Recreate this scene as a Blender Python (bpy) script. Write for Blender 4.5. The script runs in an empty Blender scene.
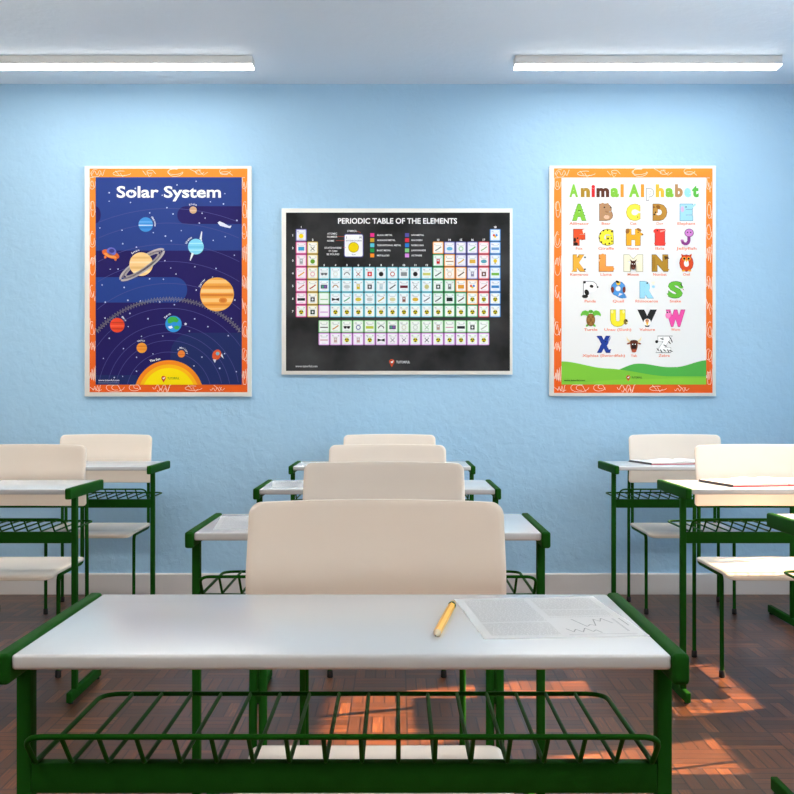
import bpy, bmesh, math, random
from mathutils import Vector, Matrix
random.seed(7)
SC = bpy.context.scene
COL = SC.collection
PI = math.pi

# ------------------------------------------------------------------ measures (metres)
MM = 0.0012                 # one measuring unit
F = 1103.0                  # focal length in pixels (50 mm lens on 36 mm)
U = F * MM                  # depth unit: distance to the front edge of the nearest desk
CAM_H = 868 * MM            # eye height
WALL_Y = 4.406 * U
CEIL_Z = CAM_H + 1379 * MM
LEFT_X, RIGHT_X = -2027 * MM, 1915 * MM
FRONT_Y = -1.7

# ------------------------------------------------------------------ materials
def srgb(h):
    h = h.lstrip('#')
    out = []
    for i in (0, 2, 4):
        c = int(h[i:i+2], 16) / 255
        out.append(c / 12.92 if c <= 0.04045 else ((c + 0.055) / 1.055) ** 2.4)
    return (*out, 1.0)

MATS = {}
def mat(name, color, rough=0.5, spec=0.5, metal=0.0, noise=0.0, nscale=30.0, bump=0.0, bscale=200.0, coat=0.0):
    if name in MATS:
        return MATS[name]
    m = bpy.data.materials.new(name); m.use_nodes = True
    nt = m.node_tree; b = nt.nodes['Principled BSDF']
    c = srgb(color) if isinstance(color, str) else color
    b.inputs['Base Color'].default_value = c
    b.inputs['Roughness'].default_value = rough
    b.inputs['Specular IOR Level'].default_value = spec
    b.inputs['Metallic'].default_value = metal
    b.inputs['Coat Weight'].default_value = coat
    b.inputs['Coat Roughness'].default_value = 0.08
    tc = nt.nodes.new('ShaderNodeTexCoord')
    if noise:
        n = nt.nodes.new('ShaderNodeTexNoise'); n.inputs['Scale'].default_value = nscale; n.inputs['Detail'].default_value = 3
        nt.links.new(tc.outputs['Object'], n.inputs['Vector'])
        mx = nt.nodes.new('ShaderNodeMix'); mx.data_type = 'RGBA'
        mx.inputs['A'].default_value = tuple(v * (1 - noise) for v in c[:3]) + (1,)
        mx.inputs['B'].default_value = tuple(min(1, v * (1 + noise)) for v in c[:3]) + (1,)
        nt.links.new(n.outputs['Fac'], mx.inputs['Factor'])
        nt.links.new(mx.outputs['Result'], b.inputs['Base Color'])
    if bump:
        n2 = nt.nodes.new('ShaderNodeTexNoise'); n2.inputs['Scale'].default_value = bscale; n2.inputs['Detail'].default_value = 2
        nt.links.new(tc.outputs['Object'], n2.inputs['Vector'])
        bp = nt.nodes.new('ShaderNodeBump'); bp.inputs['Strength'].default_value = bump; bp.inputs['Distance'].default_value = 0.002
        nt.links.new(n2.outputs['Fac'], bp.inputs['Height'])
        nt.links.new(bp.outputs['Normal'], b.inputs['Normal'])
    MATS[name] = m
    return m

def ink(h):                                     # printed colour on a poster
    return mat('ink_' + h.lstrip('#'), h, rough=0.55, spec=0.15)

class NT:                                       # tiny node helper
    def __init__(s, m): s.nt = m.node_tree; s.n = s.nt.nodes; s.l = s.nt.links
    def node(s, t, **kw):
        x = s.n.new(t)
        for k, v in kw.items(): setattr(x, k, v)
        return x
    def put(s, sock, v):
        if isinstance(v, (int, float, tuple)): sock.default_value = v
        else: s.l.new(v, sock)
    def math(s, op, a, b=0.0, c=0.0):
        x = s.node('ShaderNodeMath', operation=op)
        s.put(x.inputs[0], a); s.put(x.inputs[1], b); s.put(x.inputs[2], c)
        return x.outputs[0]
    def mix(s, f, a, b):                        # float mix
        x = s.node('ShaderNodeMix'); s.put(x.inputs[0], f); s.put(x.inputs[2], a); s.put(x.inputs[3], b)
        return x.outputs[0]
    def mixc(s, f, a, b, blend='MIX'):
        x = s.node('ShaderNodeMix', data_type='RGBA', blend_type=blend)
        s.put(x.inputs[0], f); s.put(x.inputs[6], a); s.put(x.inputs[7], b)
        return x.outputs[2]

def floor_material():
    m = bpy.data.materials.new('parquet'); m.use_nodes = True
    q = NT(m); b = q.n['Principled BSDF']
    tc = q.node('ShaderNodeTexCoord')
    sp = q.node('ShaderNodeSeparateXYZ'); q.l.new(tc.outputs['Object'], sp.inputs[0])
    BX, BY = 0.187, 0.1655
    x = q.math('DIVIDE', q.math('SUBTRACT', sp.outputs[0], 0.967 - 40 * BX), BX)
    y = q.math('DIVIDE', q.math('SUBTRACT', sp.outputs[1], 3.425 - 40 * BY), BY)
    ix, iy = q.math('FLOOR', x), q.math('FLOOR', y)
    fx, fy = q.math('FRACT', x), q.math('FRACT', y)
    par = q.math('MODULO', q.math('ADD', ix, iy), 2.0)            # 1 = planks running away from the camera
    par = q.math('ROUND', par)
    px = q.math('MULTIPLY', fx, 5.0); py = q.math('MULTIPLY', fy, 4.0)
    across = q.mix(par, px, py)                                    # block 40,40 is even
    k = q.math('FLOOR', across); fa = q.math('FRACT', across)
    along = q.mix(par, fy, fx)
    comb = q.node('ShaderNodeCombineXYZ'); q.put(comb.inputs[0], ix); q.put(comb.inputs[1], iy); q.put(comb.inputs[2], k)
    wn = q.node('ShaderNodeTexWhiteNoise', noise_dimensions='3D'); q.l.new(comb.outputs[0], wn.inputs['Vector'])
    # grain stretched along the plank
    g = q.node('ShaderNodeCombineXYZ')
    q.put(g.inputs[0], q.math('MULTIPLY', across, 4.5)); q.put(g.inputs[1], q.math('MULTIPLY', along, 1.1))
    q.put(g.inputs[2], q.math('MULTIPLY', wn.outputs['Value'], 57.0))
    gn = q.node('ShaderNodeTexNoise'); gn.inputs['Scale'].default_value = 1.6; gn.inputs['Detail'].default_value = 5; gn.inputs['Roughness'].default_value = 0.62
    q.l.new(g.outputs[0], gn.inputs['Vector'])
    rp = q.node('ShaderNodeValToRGB'); e = rp.color_ramp.elements
    e[0].position = 0.0; e[0].color = srgb('#352014'); e[1].position = 1.0; e[1].color = srgb('#955d36')
    e2 = e.new(0.45); e2.color = srgb('#553320')
    e3 = e.new(0.75); e3.color = srgb('#6d4026')
    q.l.new(q.math('ADD', q.math('MULTIPLY', wn.outputs['Value'], 0.55), q.math('MULTIPLY', q.math('SUBTRACT', gn.outputs['Fac'], 0.30), 1.25)), rp.inputs[0])
    # joints
    def edge(v, w): return q.math('MAXIMUM', q.math('LESS_THAN', v, w), q.math('GREATER_THAN', v, 1 - w))
    gap = q.math('MAXIMUM', edge(fa, 0.06), q.math('MAXIMUM', edge(fx, 0.014), edge(fy, 0.014)))
    col = q.mixc(q.math('MULTIPLY', gap, 0.85), rp.outputs[0], srgb('#160d09'))
    q.l.new(col, b.inputs['Base Color'])
    q.put(b.inputs['Roughness'], q.math('ADD', 0.27, q.math('MULTIPLY', gn.outputs['Fac'], 0.18)))
    b.inputs['Specular IOR Level'].default_value = 0.5
    bp = q.node('ShaderNodeBump'); bp.inputs['Strength'].default_value = 0.35; bp.inputs['Distance'].default_value = 0.0015
    q.put(bp.inputs['Height'], q.math('SUBTRACT', q.math('MULTIPLY', gn.outputs['Fac'], 0.25), gap))
    q.l.new(bp.outputs[0], b.inputs['Normal'])
    return m

def plaster_material(name, color, strength, tint=0.05):
    m = bpy.data.materials.new(name); m.use_nodes = True
    q = NT(m); b = q.n['Principled BSDF']
    tc = q.node('ShaderNodeTexCoord')
    a = q.node('ShaderNodeTexNoise'); a.inputs['Scale'].default_value = 22; a.inputs['Detail'].default_value = 6; a.inputs['Roughness'].default_value = 0.58; a.inputs['Distortion'].default_value = 0.35
    q.l.new(tc.outputs['Object'], a.inputs['Vector'])
    c = q.node('ShaderNodeTexNoise'); c.inputs['Scale'].default_value = 2.2; c.inputs['Detail'].default_value = 3
    q.l.new(tc.outputs['Object'], c.inputs['Vector'])
    v = q.node('ShaderNodeTexVoronoi'); v.inputs['Scale'].default_value = 2.6; v.inputs['Randomness'].default_value = 1.0
    q.l.new(tc.outputs['Object'], v.inputs['Vector'])
    pit = q.math('LESS_THAN', v.outputs['Distance'], 0.035)        # a few small knocks in the plaster
    base = srgb(color)
    lo = tuple(x * (1 - tint) for x in base[:3]) + (1,); hi = tuple(min(1, x * (1 + tint)) for x in base[:3]) + (1,)
    q.l.new(q.mixc(c.outputs['Fac'], lo, hi), b.inputs['Base Color'])
    b.inputs['Roughness'].default_value = 0.62; b.inputs['Specular IOR Level'].default_value = 0.3
    bp = q.node('ShaderNodeBump'); bp.inputs['Strength'].default_value = strength; bp.inputs['Distance'].default_value = 0.008
    q.put(bp.inputs['Height'], q.math('SUBTRACT', a.outputs['Fac'], q.math('MULTIPLY', pit, 0.12)))
    q.l.new(bp.outputs[0], b.inputs['Normal'])
    return m

M_FLOOR = floor_material()
M_WALL = plaster_material('blue_plaster', '#a9d0ec', 0.6)
M_CEIL = plaster_material('white_plaster', '#deeaf6', 0.4, 0.02)
M_SIDE = plaster_material('pale_plaster', '#e6d8c8', 0.4, 0.03)
M_BASE = mat('baseboard_paint', '#d9d4d2', 0.45)
M_GREEN = mat('green_enamel', '#194c14', 0.6, 0.03, noise=0.10, nscale=60, bump=0.06, bscale=500)
M_WIRE = mat('green_wire', '#13490d', 0.5, 0.04)
M_TOP = mat('white_laminate', '#c8cacb', 0.22, 0.9, noise=0.015, nscale=8)
M_SHELL = mat('cream_plastic', '#efe1d2', 0.17, 0.5, noise=0.02, nscale=6)
M_RUBBER = mat('black_rubber', '#141414', 0.6)
M_WHITE = mat('white_frame', '#f0ede6', 0.5, 0.3)
M_PAPER = mat('paper', '#ffffff', 0.4, 0.9)
M_PRINTGREY = mat('grey_print', '#cfcfce', 0.4, 0.9)
M_PRINTDARK = mat('dark_print', '#b4b5b7', 0.5, 0.5)
M_HOUSING = mat('lamp_housing', '#d9d9d8', 0.5)

def emission(name, color, strength):
    m = bpy.data.materials.new(name); m.use_nodes = True
    n = m.node_tree.nodes; n.remove(n['Principled BSDF'])
    e = n.new('ShaderNodeEmission'); e.inputs[0].default_value = color; e.inputs[1].default_value = strength
    m.node_tree.links.new(e.outputs[0], n['Material Output'].inputs[0])
    return m

def pane_material():
    m = bpy.data.materials.new('window_glass'); m.use_nodes = True
    n = m.node_tree.nodes; n.remove(n['Principled BSDF'])
    t = n.new('ShaderNodeBsdfTransparent'); t.inputs[0].default_value = (0.96, 0.98, 0.97, 1)
    g = n.new('ShaderNodeBsdfGlossy'); g.inputs['Roughness'].default_value = 0.02
    x = n.new('ShaderNodeMixShader'); x.inputs[0].default_value = 0.05
    l = m.node_tree.links; l.new(t.outputs[0], x.inputs[1]); l.new(g.outputs[0], x.inputs[2]); l.new(x.outputs[0], n['Material Output'].inputs[0])
    return m

# ------------------------------------------------------------------ mesh helpers
def obj(name, bm, mats, parent=None, smooth=True, loc=None):
    me = bpy.data.meshes.new(name)
    bmesh.ops.recalc_face_normals(bm, faces=bm.faces)
    bm.to_mesh(me); bm.free()
    for m in (mats if isinstance(mats, (list, tuple)) else [mats]): me.materials.append(m)
    if smooth:
        for p in me.polygons: p.use_smooth = True
        try: me.set_sharp_from_angle(angle=math.radians(38))
        except Exception: pass
    o = bpy.data.objects.new(name, me); COL.objects.link(o)
    if parent: o.parent = parent
    if loc: o.location = loc
    return o

def empty(name, loc, rz=0.0):
    o = bpy.data.objects.new(name, None); COL.objects.link(o)
    o.location = loc; o.rotation_euler = (0, 0, rz); o.empty_display_size = 0.1
    return o

def tag(o, label, cat, group=None):
    o['label'] = label; o['category'] = cat
    if group: o['group'] = group
    return o

def struct(o):
    o['kind'] = 'structure'; return o

def copy_tree(o, parent=None):
    c = o.copy(); COL.objects.link(c)
    if parent: c.parent = parent
    for ch in list(o.children): copy_tree(ch, c)
    return c

def box(bm, x0, x1, y0, y1, z0, z1, bevel=0.0, seg=3, mi=0):
    r = bmesh.ops.create_cube(bm, size=1.0)
    vs = r['verts']
    for v in vs:
        v.co = Vector((x0 + (v.co.x + .5) * (x1 - x0), y0 + (v.co.y + .5) * (y1 - y0), z0 + (v.co.z + .5) * (z1 - z0)))
    fs = list({f for v in vs for f in v.link_faces}); es = list({e for v in vs for e in v.link_edges})
    for f in fs: f.material_index = mi
    if bevel:
        bmesh.ops.bevel(bm, geom=es, offset=bevel, segments=seg, profile=0.5, affect='EDGES')

def fillet(pts, rad, n=6, closed=False):
    pts = [Vector(p) for p in pts]; out = []
    N = len(pts)
    for i, p in enumerate(pts):
        r = rad[i] if isinstance(rad, (list, tuple)) else rad
        if (not closed and i in (0, N - 1)) or r <= 0:
            out.append(p); continue
        a, b = pts[i - 1] - p, pts[(i + 1) % N] - p
        la, lb = a.length, b.length
        a.normalize(); b.normalize()
        ang = a.angle(b); t = min(r / math.tan(ang / 2), la * .49, lb * .49)
        p0, p1 = p + a * t, p + b * t
        for k in range(n + 1):
            s = k / n
            out.append((1 - s) ** 2 * p0 + 2 * s * (1 - s) * (p + (p0 + p1) * 0.0) + s ** 2 * p1)
    return out

def tube(bm, pts, r, n=10, closed=False, mi=0):
    pts = [Vector(p) for p in pts]; N = len(pts); rings = []
    tang = []
    for i in range(N):
        a = pts[i - 1] if (i or closed) else pts[0]
        b = pts[(i + 1) % N] if (i < N - 1 or closed) else pts[-1]
        tang.append((b - a).normalized())
    up = Vector((0, 0, 1)) if abs(tang[0].z) < .9 else Vector((1, 0, 0))
    nrm = (up - tang[0] * up.dot(tang[0])).normalized()
    for i in range(N):
        nrm = (nrm - tang[i] * nrm.dot(tang[i])).normalized()
        bi = tang[i].cross(nrm)
        rings.append([bm.verts.new(pts[i] + r * (math.cos(2 * PI * k / n) * nrm + math.sin(2 * PI * k / n) * bi)) for k in range(n)])
    for i in range(N if closed else N - 1):
        A, B = rings[i], rings[(i + 1) % N]
        off = 0
        if closed and i == N - 1:
            off = min(range(n), key=lambda o: sum((A[k].co - B[(k + o) % n].co).length for k in range(n)))
        for k in range(n):
            f = bm.faces.new((A[k], A[(k + 1) % n], B[(k + 1 + off) % n], B[(k + off) % n])); f.material_index = mi
    if not closed:
        for R in (rings[0], rings[-1]):
            f = bm.faces.new(R); f.material_index = mi

def lathe(bm, prof, n=24, mi=0, M=None):
    rings = []
    for r, z in prof:
        ring = [bm.verts.new((r * math.cos(2 * PI * k / n), r * math.sin(2 * PI * k / n), z)) for k in range(n)]
        rings.append(ring)
    for A, B in zip(rings, rings[1:]):
        for k in range(n):
            f = bm.faces.new((A[k], A[(k + 1) % n], B[(k + 1) % n], B[k])); f.material_index = mi
    for R in (rings[0], rings[-1]):
        f = bm.faces.new(R); f.material_index = mi
    if M:
        for R in rings:
            for v in R: v.co = M @ v.co

def slab(bm, outline, surf, thick, mi=0, rim=0.35):
    """a moulded plate: outline (s,t) loop, surf(s,t)->(point, normal); rounded rim"""
    # concentric rings from the outline inwards give smooth shading without a grid
    cs = sum(p[0] for p in outline) / len(outline); ct = sum(p[1] for p in outline) / len(outline)
    fac = [1.0, 0.985, 0.955, 0.9, 0.8, 0.65, 0.5, 0.35, 0.2, 0.08]
    def mk(side, f, inset):
        ring = []
        for s, t in outline:
            p, nrm = surf(cs + (s - cs) * f, ct + (t - ct) * f)
            ring.append(bm.verts.new(p + nrm * side * thick / 2 * inset))
        return ring
    top = [mk(1, f, (rim if i == 0 else (0.85 if i == 1 else 1.0))) for i, f in enumerate(fac)]
    bot = [mk(-1, f, (rim if i == 0 else (0.85 if i == 1 else 1.0))) for i, f in enumerate(fac)]
    n = len(outline)
    def bridge(A, B):
        for k in range(n):
            f = bm.faces.new((A[k], A[(k + 1) % n], B[(k + 1) % n], B[k])); f.material_index = mi
    for R in (top, bot):
        for A, B in zip(R, R[1:]): bridge(A, B)
        p, nrm = surf(cs, ct)
        c = bm.verts.new(p + nrm * (1 if R is top else -1) * thick / 2)
        for k in range(n):
            f = bm.faces.new((R[-1][k], R[-1][(k + 1) % n], c)); f.material_index = mi
    bridge(top[0], bot[0])

def round_rect(x0, x1, y0, y1, r, n=8, sub=14):
    """loop of points; r = (bl, br, tr, tl)"""
    if not isinstance(r, (list, tuple)): r = (r,) * 4
    cs = [(x0 + r[0], y0 + r[0], PI, r[0]), (x1 - r[1], y0 + r[1], 1.5 * PI, r[1]), (x1 - r[2], y1 - r[2], 0, r[2]), (x0 + r[3], y1 - r[3], .5 * PI, r[3])]
    pts = []
    for cx, cy, a0, rr in cs:
        for k in range(n + 1):
            a = a0 + k / n * PI / 2
            pts.append((cx + rr * math.cos(a), cy + rr * math.sin(a)))
    out = []
    for i, p in enumerate(pts):
        q = pts[(i + 1) % len(pts)]
        out.append(p)
        d = math.hypot(q[0] - p[0], q[1] - p[1])
        if d > 0.05:
            for k in range(1, sub): out.append((p[0] + (q[0] - p[0]) * k / sub, p[1] + (q[1] - p[1]) * k / sub))
    return out

# ------------------------------------------------------------------ the room
bm = bmesh.new(); box(bm, LEFT_X - .2, RIGHT_X + .2, FRONT_Y - .2, WALL_Y + .2, -.1, 0)
struct(obj('floor', bm, M_FLOOR, smooth=False))
bm = bmesh.new(); box(bm, LEFT_X - .2, RIGHT_X + .2, FRONT_Y - .2, WALL_Y + .2, CEIL_Z, CEIL_Z + .1)
struct(obj('ceiling', bm, M_CEIL, smooth=False))
bm = bmesh.new(); box(bm, LEFT_X, RIGHT_X, WALL_Y, WALL_Y + .2, 0, CEIL_Z)
struct(obj('wall_back', bm, M_WALL, smooth=False))
bm = bmesh.new(); box(bm, LEFT_X - .2, LEFT_X, FRONT_Y - .2, WALL_Y + .2, 0, CEIL_Z)
struct(obj('wall_left', bm, M_SIDE, smooth=False))
bm = bmesh.new(); box(bm, LEFT_X, RIGHT_X, FRONT_Y - .2, FRONT_Y, 0, CEIL_Z)
struct(obj('wall_front', bm, M_SIDE, smooth=False))
# right wall with four windows
SILL, SILL2, HEAD = 0.85, 1.055, 2.10
WIN = [(4.046, 4.718), (3.184, 3.856), (2.322, 2.994), (1.460, 2.132)]
bm = bmesh.new()
T = 0.12
box(bm, RIGHT_X, RIGHT_X + T, FRONT_Y - .2, WALL_Y + .2, 0, SILL)
box(bm, RIGHT_X, RIGHT_X + T, FRONT_Y - .2, 3.95, SILL, SILL2)  # unseen; sill raised here to shorten the nearer sun patch
box(bm, RIGHT_X, RIGHT_X + T, FRONT_Y - .2, WALL_Y + .2, HEAD, CEIL_Z)
ys = [WALL_Y + .2] + [v for w in WIN for v in (w[1], w[0])] + [FRONT_Y - .2]
for a, b_ in zip(ys[0::2], ys[1::2]): box(bm, RIGHT_X, RIGHT_X + T, b_, a, SILL, HEAD)
struct(obj('wall_right', bm, M_WALL, smooth=False))
M_PANE = pane_material()
for i, (a, b_) in enumerate(WIN):
    sl = SILL if i == 0 else SILL2
    w = struct(empty('window_%d' % (i + 1), (RIGHT_X + .06, (a + b_) / 2, sl)))
    h, hw = HEAD - sl, (b_ - a) / 2
    bm = bmesh.new(); fr = .022
    box(bm, -.02, .02, -hw, hw, 0, fr, .003); box(bm, -.02, .02, -hw, hw, h - fr, h, .003)
    box(bm, -.02, .02, -hw, -hw + fr, fr, h - fr, .003); box(bm, -.02, .02, hw - fr, hw, fr, h - fr, .003)
    obj('window_frame', bm, M_WHITE, w)
    bm = bmesh.new(); box(bm, -.002, .002, -hw + fr, hw - fr, fr, h - fr)
    obj('window_pane', bm, M_PANE, w, smooth=False)
def base_profile(bm, x0, x1):
    pr = [(0, 0), (-.014, 0), (-.014, .104), (-.010, .111), (0, .111)]
    A = [bm.verts.new((x0, WALL_Y + p[0], p[1])) for p in pr]; B = [bm.verts.new((x1, WALL_Y + p[0], p[1])) for p in pr]
    for k in range(len(pr) - 1): bm.faces.new((A[k], A[k + 1], B[k + 1], B[k]))
    bm.faces.new(A); bm.faces.new(B)
bm = bmesh.new(); base_profile(bm, LEFT_X, RIGHT_X)
struct(obj('baseboard_back', bm, M_BASE, smooth=False))

# ------------------------------------------------------------------ desk
DH = CAM_H - 258 * MM            # desk top height
def make_desk():
    d = empty('school_desk', (0, 0, 0))
    bm = bmesh.new(); box(bm, -.3966, .3966, 0, .41, DH - .0185, DH, .0045, 4)
    obj('tabletop', bm, M_TOP, d)
    for s in (-1, 1):
        bm = bmesh.new()
        a, b_ = sorted((s * .3968, s * .4172))
        box(bm, a, b_, -.006, .415, DH - .0355, DH + .002, .0055, 4)
        rail = obj('side_rail', bm, M_GREEN, d)
        a, b_ = sorted((s * .396, s * .4146))
        bm = bmesh.new(); box(bm, a, b_, .070, .095, .040, DH - .0187, .0022, 2)
        leg = obj('leg', bm, M_GREEN, d)
        # small welded plate under the tabletop beside the post
        a2, b2 = sorted((s * .380, s * .4146))
        bm = bmesh.new(); box(bm, a2, b2, .072, .12, DH - .0235, DH - .0185, .001, 2)
        obj('bracket', bm, M_GREEN, d)
        bm = bmesh.new(); box(bm, a, b_, .012, .390, .008, .042, .003, 3)
        foot = obj('foot', bm, M_GREEN, d)
        for y in (.035, .365):
            bm = bmesh.new(); lathe(bm, [(.007, 0), (.009, .002), (.009, .006), (.006, .009)], 16, M=Matrix.Translation((s * .4053, y, 0)))
            obj('foot_glide', bm, M_RUBBER, foot)
    bm = bmesh.new(); box(bm, -.3962, .3962, .071, .090, CAM_H - 418 * MM, CAM_H - 386 * MM, .0022, 2)
    obj('crossbar', bm, M_GREEN, d)
    # wire book rack
    hx, yb, zb = .3876, .383, CAM_H - 382.5 * MM
    yt, zt, yf = .016, CAM_H - 344 * MM, .062
    loop = [(-hx, yt, zt), (hx, yt, zt), (hx, yf, zb), (hx, yb, zb), (-hx, yb, zb), (-hx, yf, zb)]
    bm = bmesh.new(); tube(bm, fillet(loop, [.026, .026, .014, .036, .036, .014], 8, True), .0036, 10, True)
    rk = obj('book_rack', bm, M_WIRE, d)
    for i in range(1, 17):
        x = -hx + 2 * hx * i / 17
        bm = bmesh.new()
        tube(bm, fillet([(x, yt + .002, zt - .001), (x, yf, zb), (x, yb, zb)], .020, 6), .0030, 8)
        obj('rack_wire', bm, M_WIRE, rk)
    return d

# ------------------------------------------------------------------ chair
SEAT_Z = CAM_H - 530 * MM
def make_chair():
    c = empty('school_chair', (0, 0, 0))
    # moulded seat: waterfall front, faint dish
    def seat_s(s, t):
        z = SEAT_Z - .0085
        fr = max(0.0, (-.335 - t)); z -= fr * fr * 1.0
        z -= .006 * max(0, 1 - (s / .19) ** 2) * max(0, 1 - ((t + .2) / .17) ** 2)
        return Vector((s, t, z)), Vector((0, -2.0 * fr * -1 * 0, 1)).normalized()
    bm = bmesh.new()
    slab(bm, round_rect(-.2265, .2265, -.435, .003, (.035, .035, .02, .02)), seat_s, .017, rim=.45)
    obj('seat', bm, M_SHELL, c)
    z0, z1 = CAM_H - 361 * MM, CAM_H - 157 * MM
    def back_s(s, t):
        v = (t - z0) / (z1 - z0)
        y = -.004 - 0.016 * math.exp(-((v - .42) / .22) ** 2) + .060 * max(0, v - .5) ** 1.6
        y -= .014 * (s / .2376) ** 2
        e = 1e-3
        dv = (-0.016 * math.exp(-((v + e - .42) / .22) ** 2) + .06 * max(0, v + e - .5) ** 1.6) - (-0.016 * math.exp(-((v - .42) / .22) ** 2) + .06 * max(0, v - .5) ** 1.6)
        dz = dv / e / (z1 - z0); ds = -.028 * s / .2376 ** 2
        return Vector((s, y, t)), Vector((ds, -1, dz)).normalized()
    out = []
    for s, t in round_rect(-.2352, .2352, z0, z1, (.014, .014, .023, .023), 10, 18):
        v = (t - z0) / (z1 - z0)
        s *= 1 - .012 * max(0, v) ** 2                       # narrows a little to the top
        t -= .005 * (s / .2376) ** 2 * v                     # crowned top edge
        out.append((s, t))
    bm = bmesh.new(); slab(bm, out, back_s, .012, rim=.4)
    obj('backrest', bm, M_SHELL, c)
    R = .0078
    for s in (-1, 1):
        bm = bmesh.new(); tube(bm, [(s * .228, .0165, .012), (s * .228, .0165, .45), (s * .226, .0165, .64), (s * .224, .0175, .70)], R, 14)
        lg = obj('leg', bm, M_GREEN, c)
        bm = bmesh.new(); lathe(bm, [(.0095, 0), (.011, .002), (.0105, .024), (.009, .027)], 18, M=Matrix.Translation((s * .228, .0165, 0)))
        obj('rubber_cap', bm, M_RUBBER, lg)
        bm = bmesh.new()
        zz = SEAT_Z - .017 - R - .001
        tube(bm, fillet([(s * .2095, .0165, .70), (s * .2095, .0165, zz), (s * .2112, -.300, zz), (s * .2112, -.303, .012)], [0, .03, .03, 0], 8), R, 14)
        lg = obj('leg', bm, M_GREEN, c)
        bm = bmesh.new(); lathe(bm, [(.0095, 0), (.011, .002), (.0105, .024), (.009, .027)], 18, M=Matrix.Translation((s * .2112, -.303, 0)))
        obj('rubber_cap', bm, M_RUBBER, lg)
    return c

# columns (x) and rows (depth)
DESK_D = [1.0, 1.902, 2.802, 3.717]
CH_D = [1.525, 2.425, 3.325, 4.225]
desk0, chair0 = make_desk(), make_chair()
used = {'d': False, 'c': False}
def place(kind, x, depth, label):
    src = desk0 if kind == 'd' else chair0
    o = copy_tree(src) if used[kind] else src
    used[kind] = True
    o.location = (x * MM, depth * U, 0)
    if kind == 'd': tag(o, label, 'desk', 'school desks in three columns')
    else: tag(o, label, 'chair', 'school chairs behind the desks')
    return o
XC, XL, XR = -55.65, -1260.7, 1156.6
place('d', XC, DESK_D[0], 'large nearest school desk with yellow pencil and worksheet on its white top')
place('d', XC, DESK_D[1], 'second white and green school desk of centre column, right behind the nearest chair')
place('d', XC, DESK_D[2], 'third white and green school desk of centre column, between second and third chairs')
place('d', XC, DESK_D[3], 'farthest school desk of centre column, nearest the wall under the periodic table poster')
place('d', XL, DESK_D[2], 'left white and green school desk cut by the left picture edge, bare top')
place('d', XL, DESK_D[3], 'far left school desk against blue wall below solar system poster, bare top')
place('d', XR + 9, DESK_D[1], 'school desk at the right picture edge, only its green left rail showing')
place('d', XR, DESK_D[2], 'right school desk carrying the larger open notebook, middle of right column')
place('d', XR, DESK_D[3], 'far right school desk nearest the blue wall, smaller open notebook on it')
place('c', -31.5, CH_D[0], 'large cream chair directly behind the nearest desk, first of centre column')
place('c', -31.5, CH_D[1], 'second cream school chair of centre column, behind the largest chair back')
place('c', -31.5, CH_D[2], 'third cream school chair of centre column, counting from the camera')
place('c', -31.5, CH_D[3], 'farthest cream school chair of centre column, just below periodic table poster')
place('c', -1225, CH_D[2], 'cream school chair cut by the left picture edge, behind the bare left desk')
place('c', -1228, CH_D[3], 'far left cream school chair standing against the wall below solar system poster')
place('c', 1178, CH_D[1], 'cream school chair just outside the right picture edge, behind the cut-off desk')
place('c', 1182, CH_D[2], 'brightly lit cream school chair at right with sunlight on its seat')
place('c', 1172, CH_D[3], 'far right cream school chair against the wall below animal alphabet poster')

# ------------------------------------------------------------------ worksheet, pencil, notebooks
def make_sheet():
    w, h = .2166, .279
    bm = bmesh.new()
    # slightly waved sheet
    nx, ny = 10, 12
    def z(x, y): return .0006 + .0008 * (math.sin(x * 22) * math.sin(y * 17)) ** 2
    g = [[bm.verts.new((i / nx * w, j / ny * h, z(i / nx * w, j / ny * h))) for i in range(nx + 1)] for j in range(ny + 1)]
    for j in range(ny):
        for i in range(nx): bm.faces.new((g[j][i], g[j][i + 1], g[j + 1][i + 1], g[j + 1][i]))
    bmesh.ops.solidify(bm, geom=bm.faces[:], thickness=.00025)
    sh = obj('worksheet', bm, M_PAPER)
    bm = bmesh.new()
    def q(x0, x1, y0, y1, mi=0):
        f = bm.faces.new([bm.verts.new((x, y, z(x, y) + .0005)) for x, y in ((x0, y0), (x1, y0), (x1, y1), (x0, y1))]); f.material_index = mi
    rnd = random.Random(3)
    def column(x0, x1, y0, y1, step=.0042):
        y = y1
        while y > y0:
            x = x0
            while x < x1:
                l = rnd.uniform(.003, .010)
                q(x, min(x + l, x1), y - .0014, y); x += l + .0013
            y -= step
    column(.012, .104, .018, .090); column(.012, .104, .100, .262)
    column(.114, .205, .185, .262); column(.114, .205, .135, .176)
    for i in range(26): q(.114 + i * .0035, .114 + i * .0035 + .002, .126, .1275, 1)
    q(.114, .205, .014, .0152, 1)
    def seg(a, b, wd=.0007):
        a, b = Vector(a), Vector(b); d = (b - a).normalized(); n = Vector((-d.y, d.x)) * wd
        f = bm.faces.new([bm.verts.new((p.x, p.y, z(p.x, p.y) + .0005)) for p in (a - n, b - n, b + n, a + n)]); f.material_index = 1
    zig = [(.118, .05), (.124, .03), (.130, .046), (.136, .028), (.144, .052), (.150, .030), (.156, .040), (.160, .022)]
    for a, b_ in zip(zig, zig[1:]): seg(a, b_)
    zig = [(.140, .112), (.150, .062), (.158, .075), (.163, .066), (.170, .108), (.176, .092), (.182, .112), (.190, .078)]
    for a, b_ in zip(zig, zig[1:]): seg(a, b_)
    for i in range(16): q(.196, .199, .03 + i * .005, .032 + i * .005, 1)
    for i in range(7): q(.206, .208, .062 + i * .007, .067 + i * .007, 1)
    obj('printed_text', bm, [M_PRINTGREY, M_PRINTDARK], sh, smooth=False)
    return sh
sheet0 = make_sheet()
def lay_sheet(o, x, y, rz, label):
    o.location = (x, y, DH); o.rotation_euler = (0, 0, rz)
    tag(o, label, 'worksheet', 'printed worksheets on centre desks')
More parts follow.
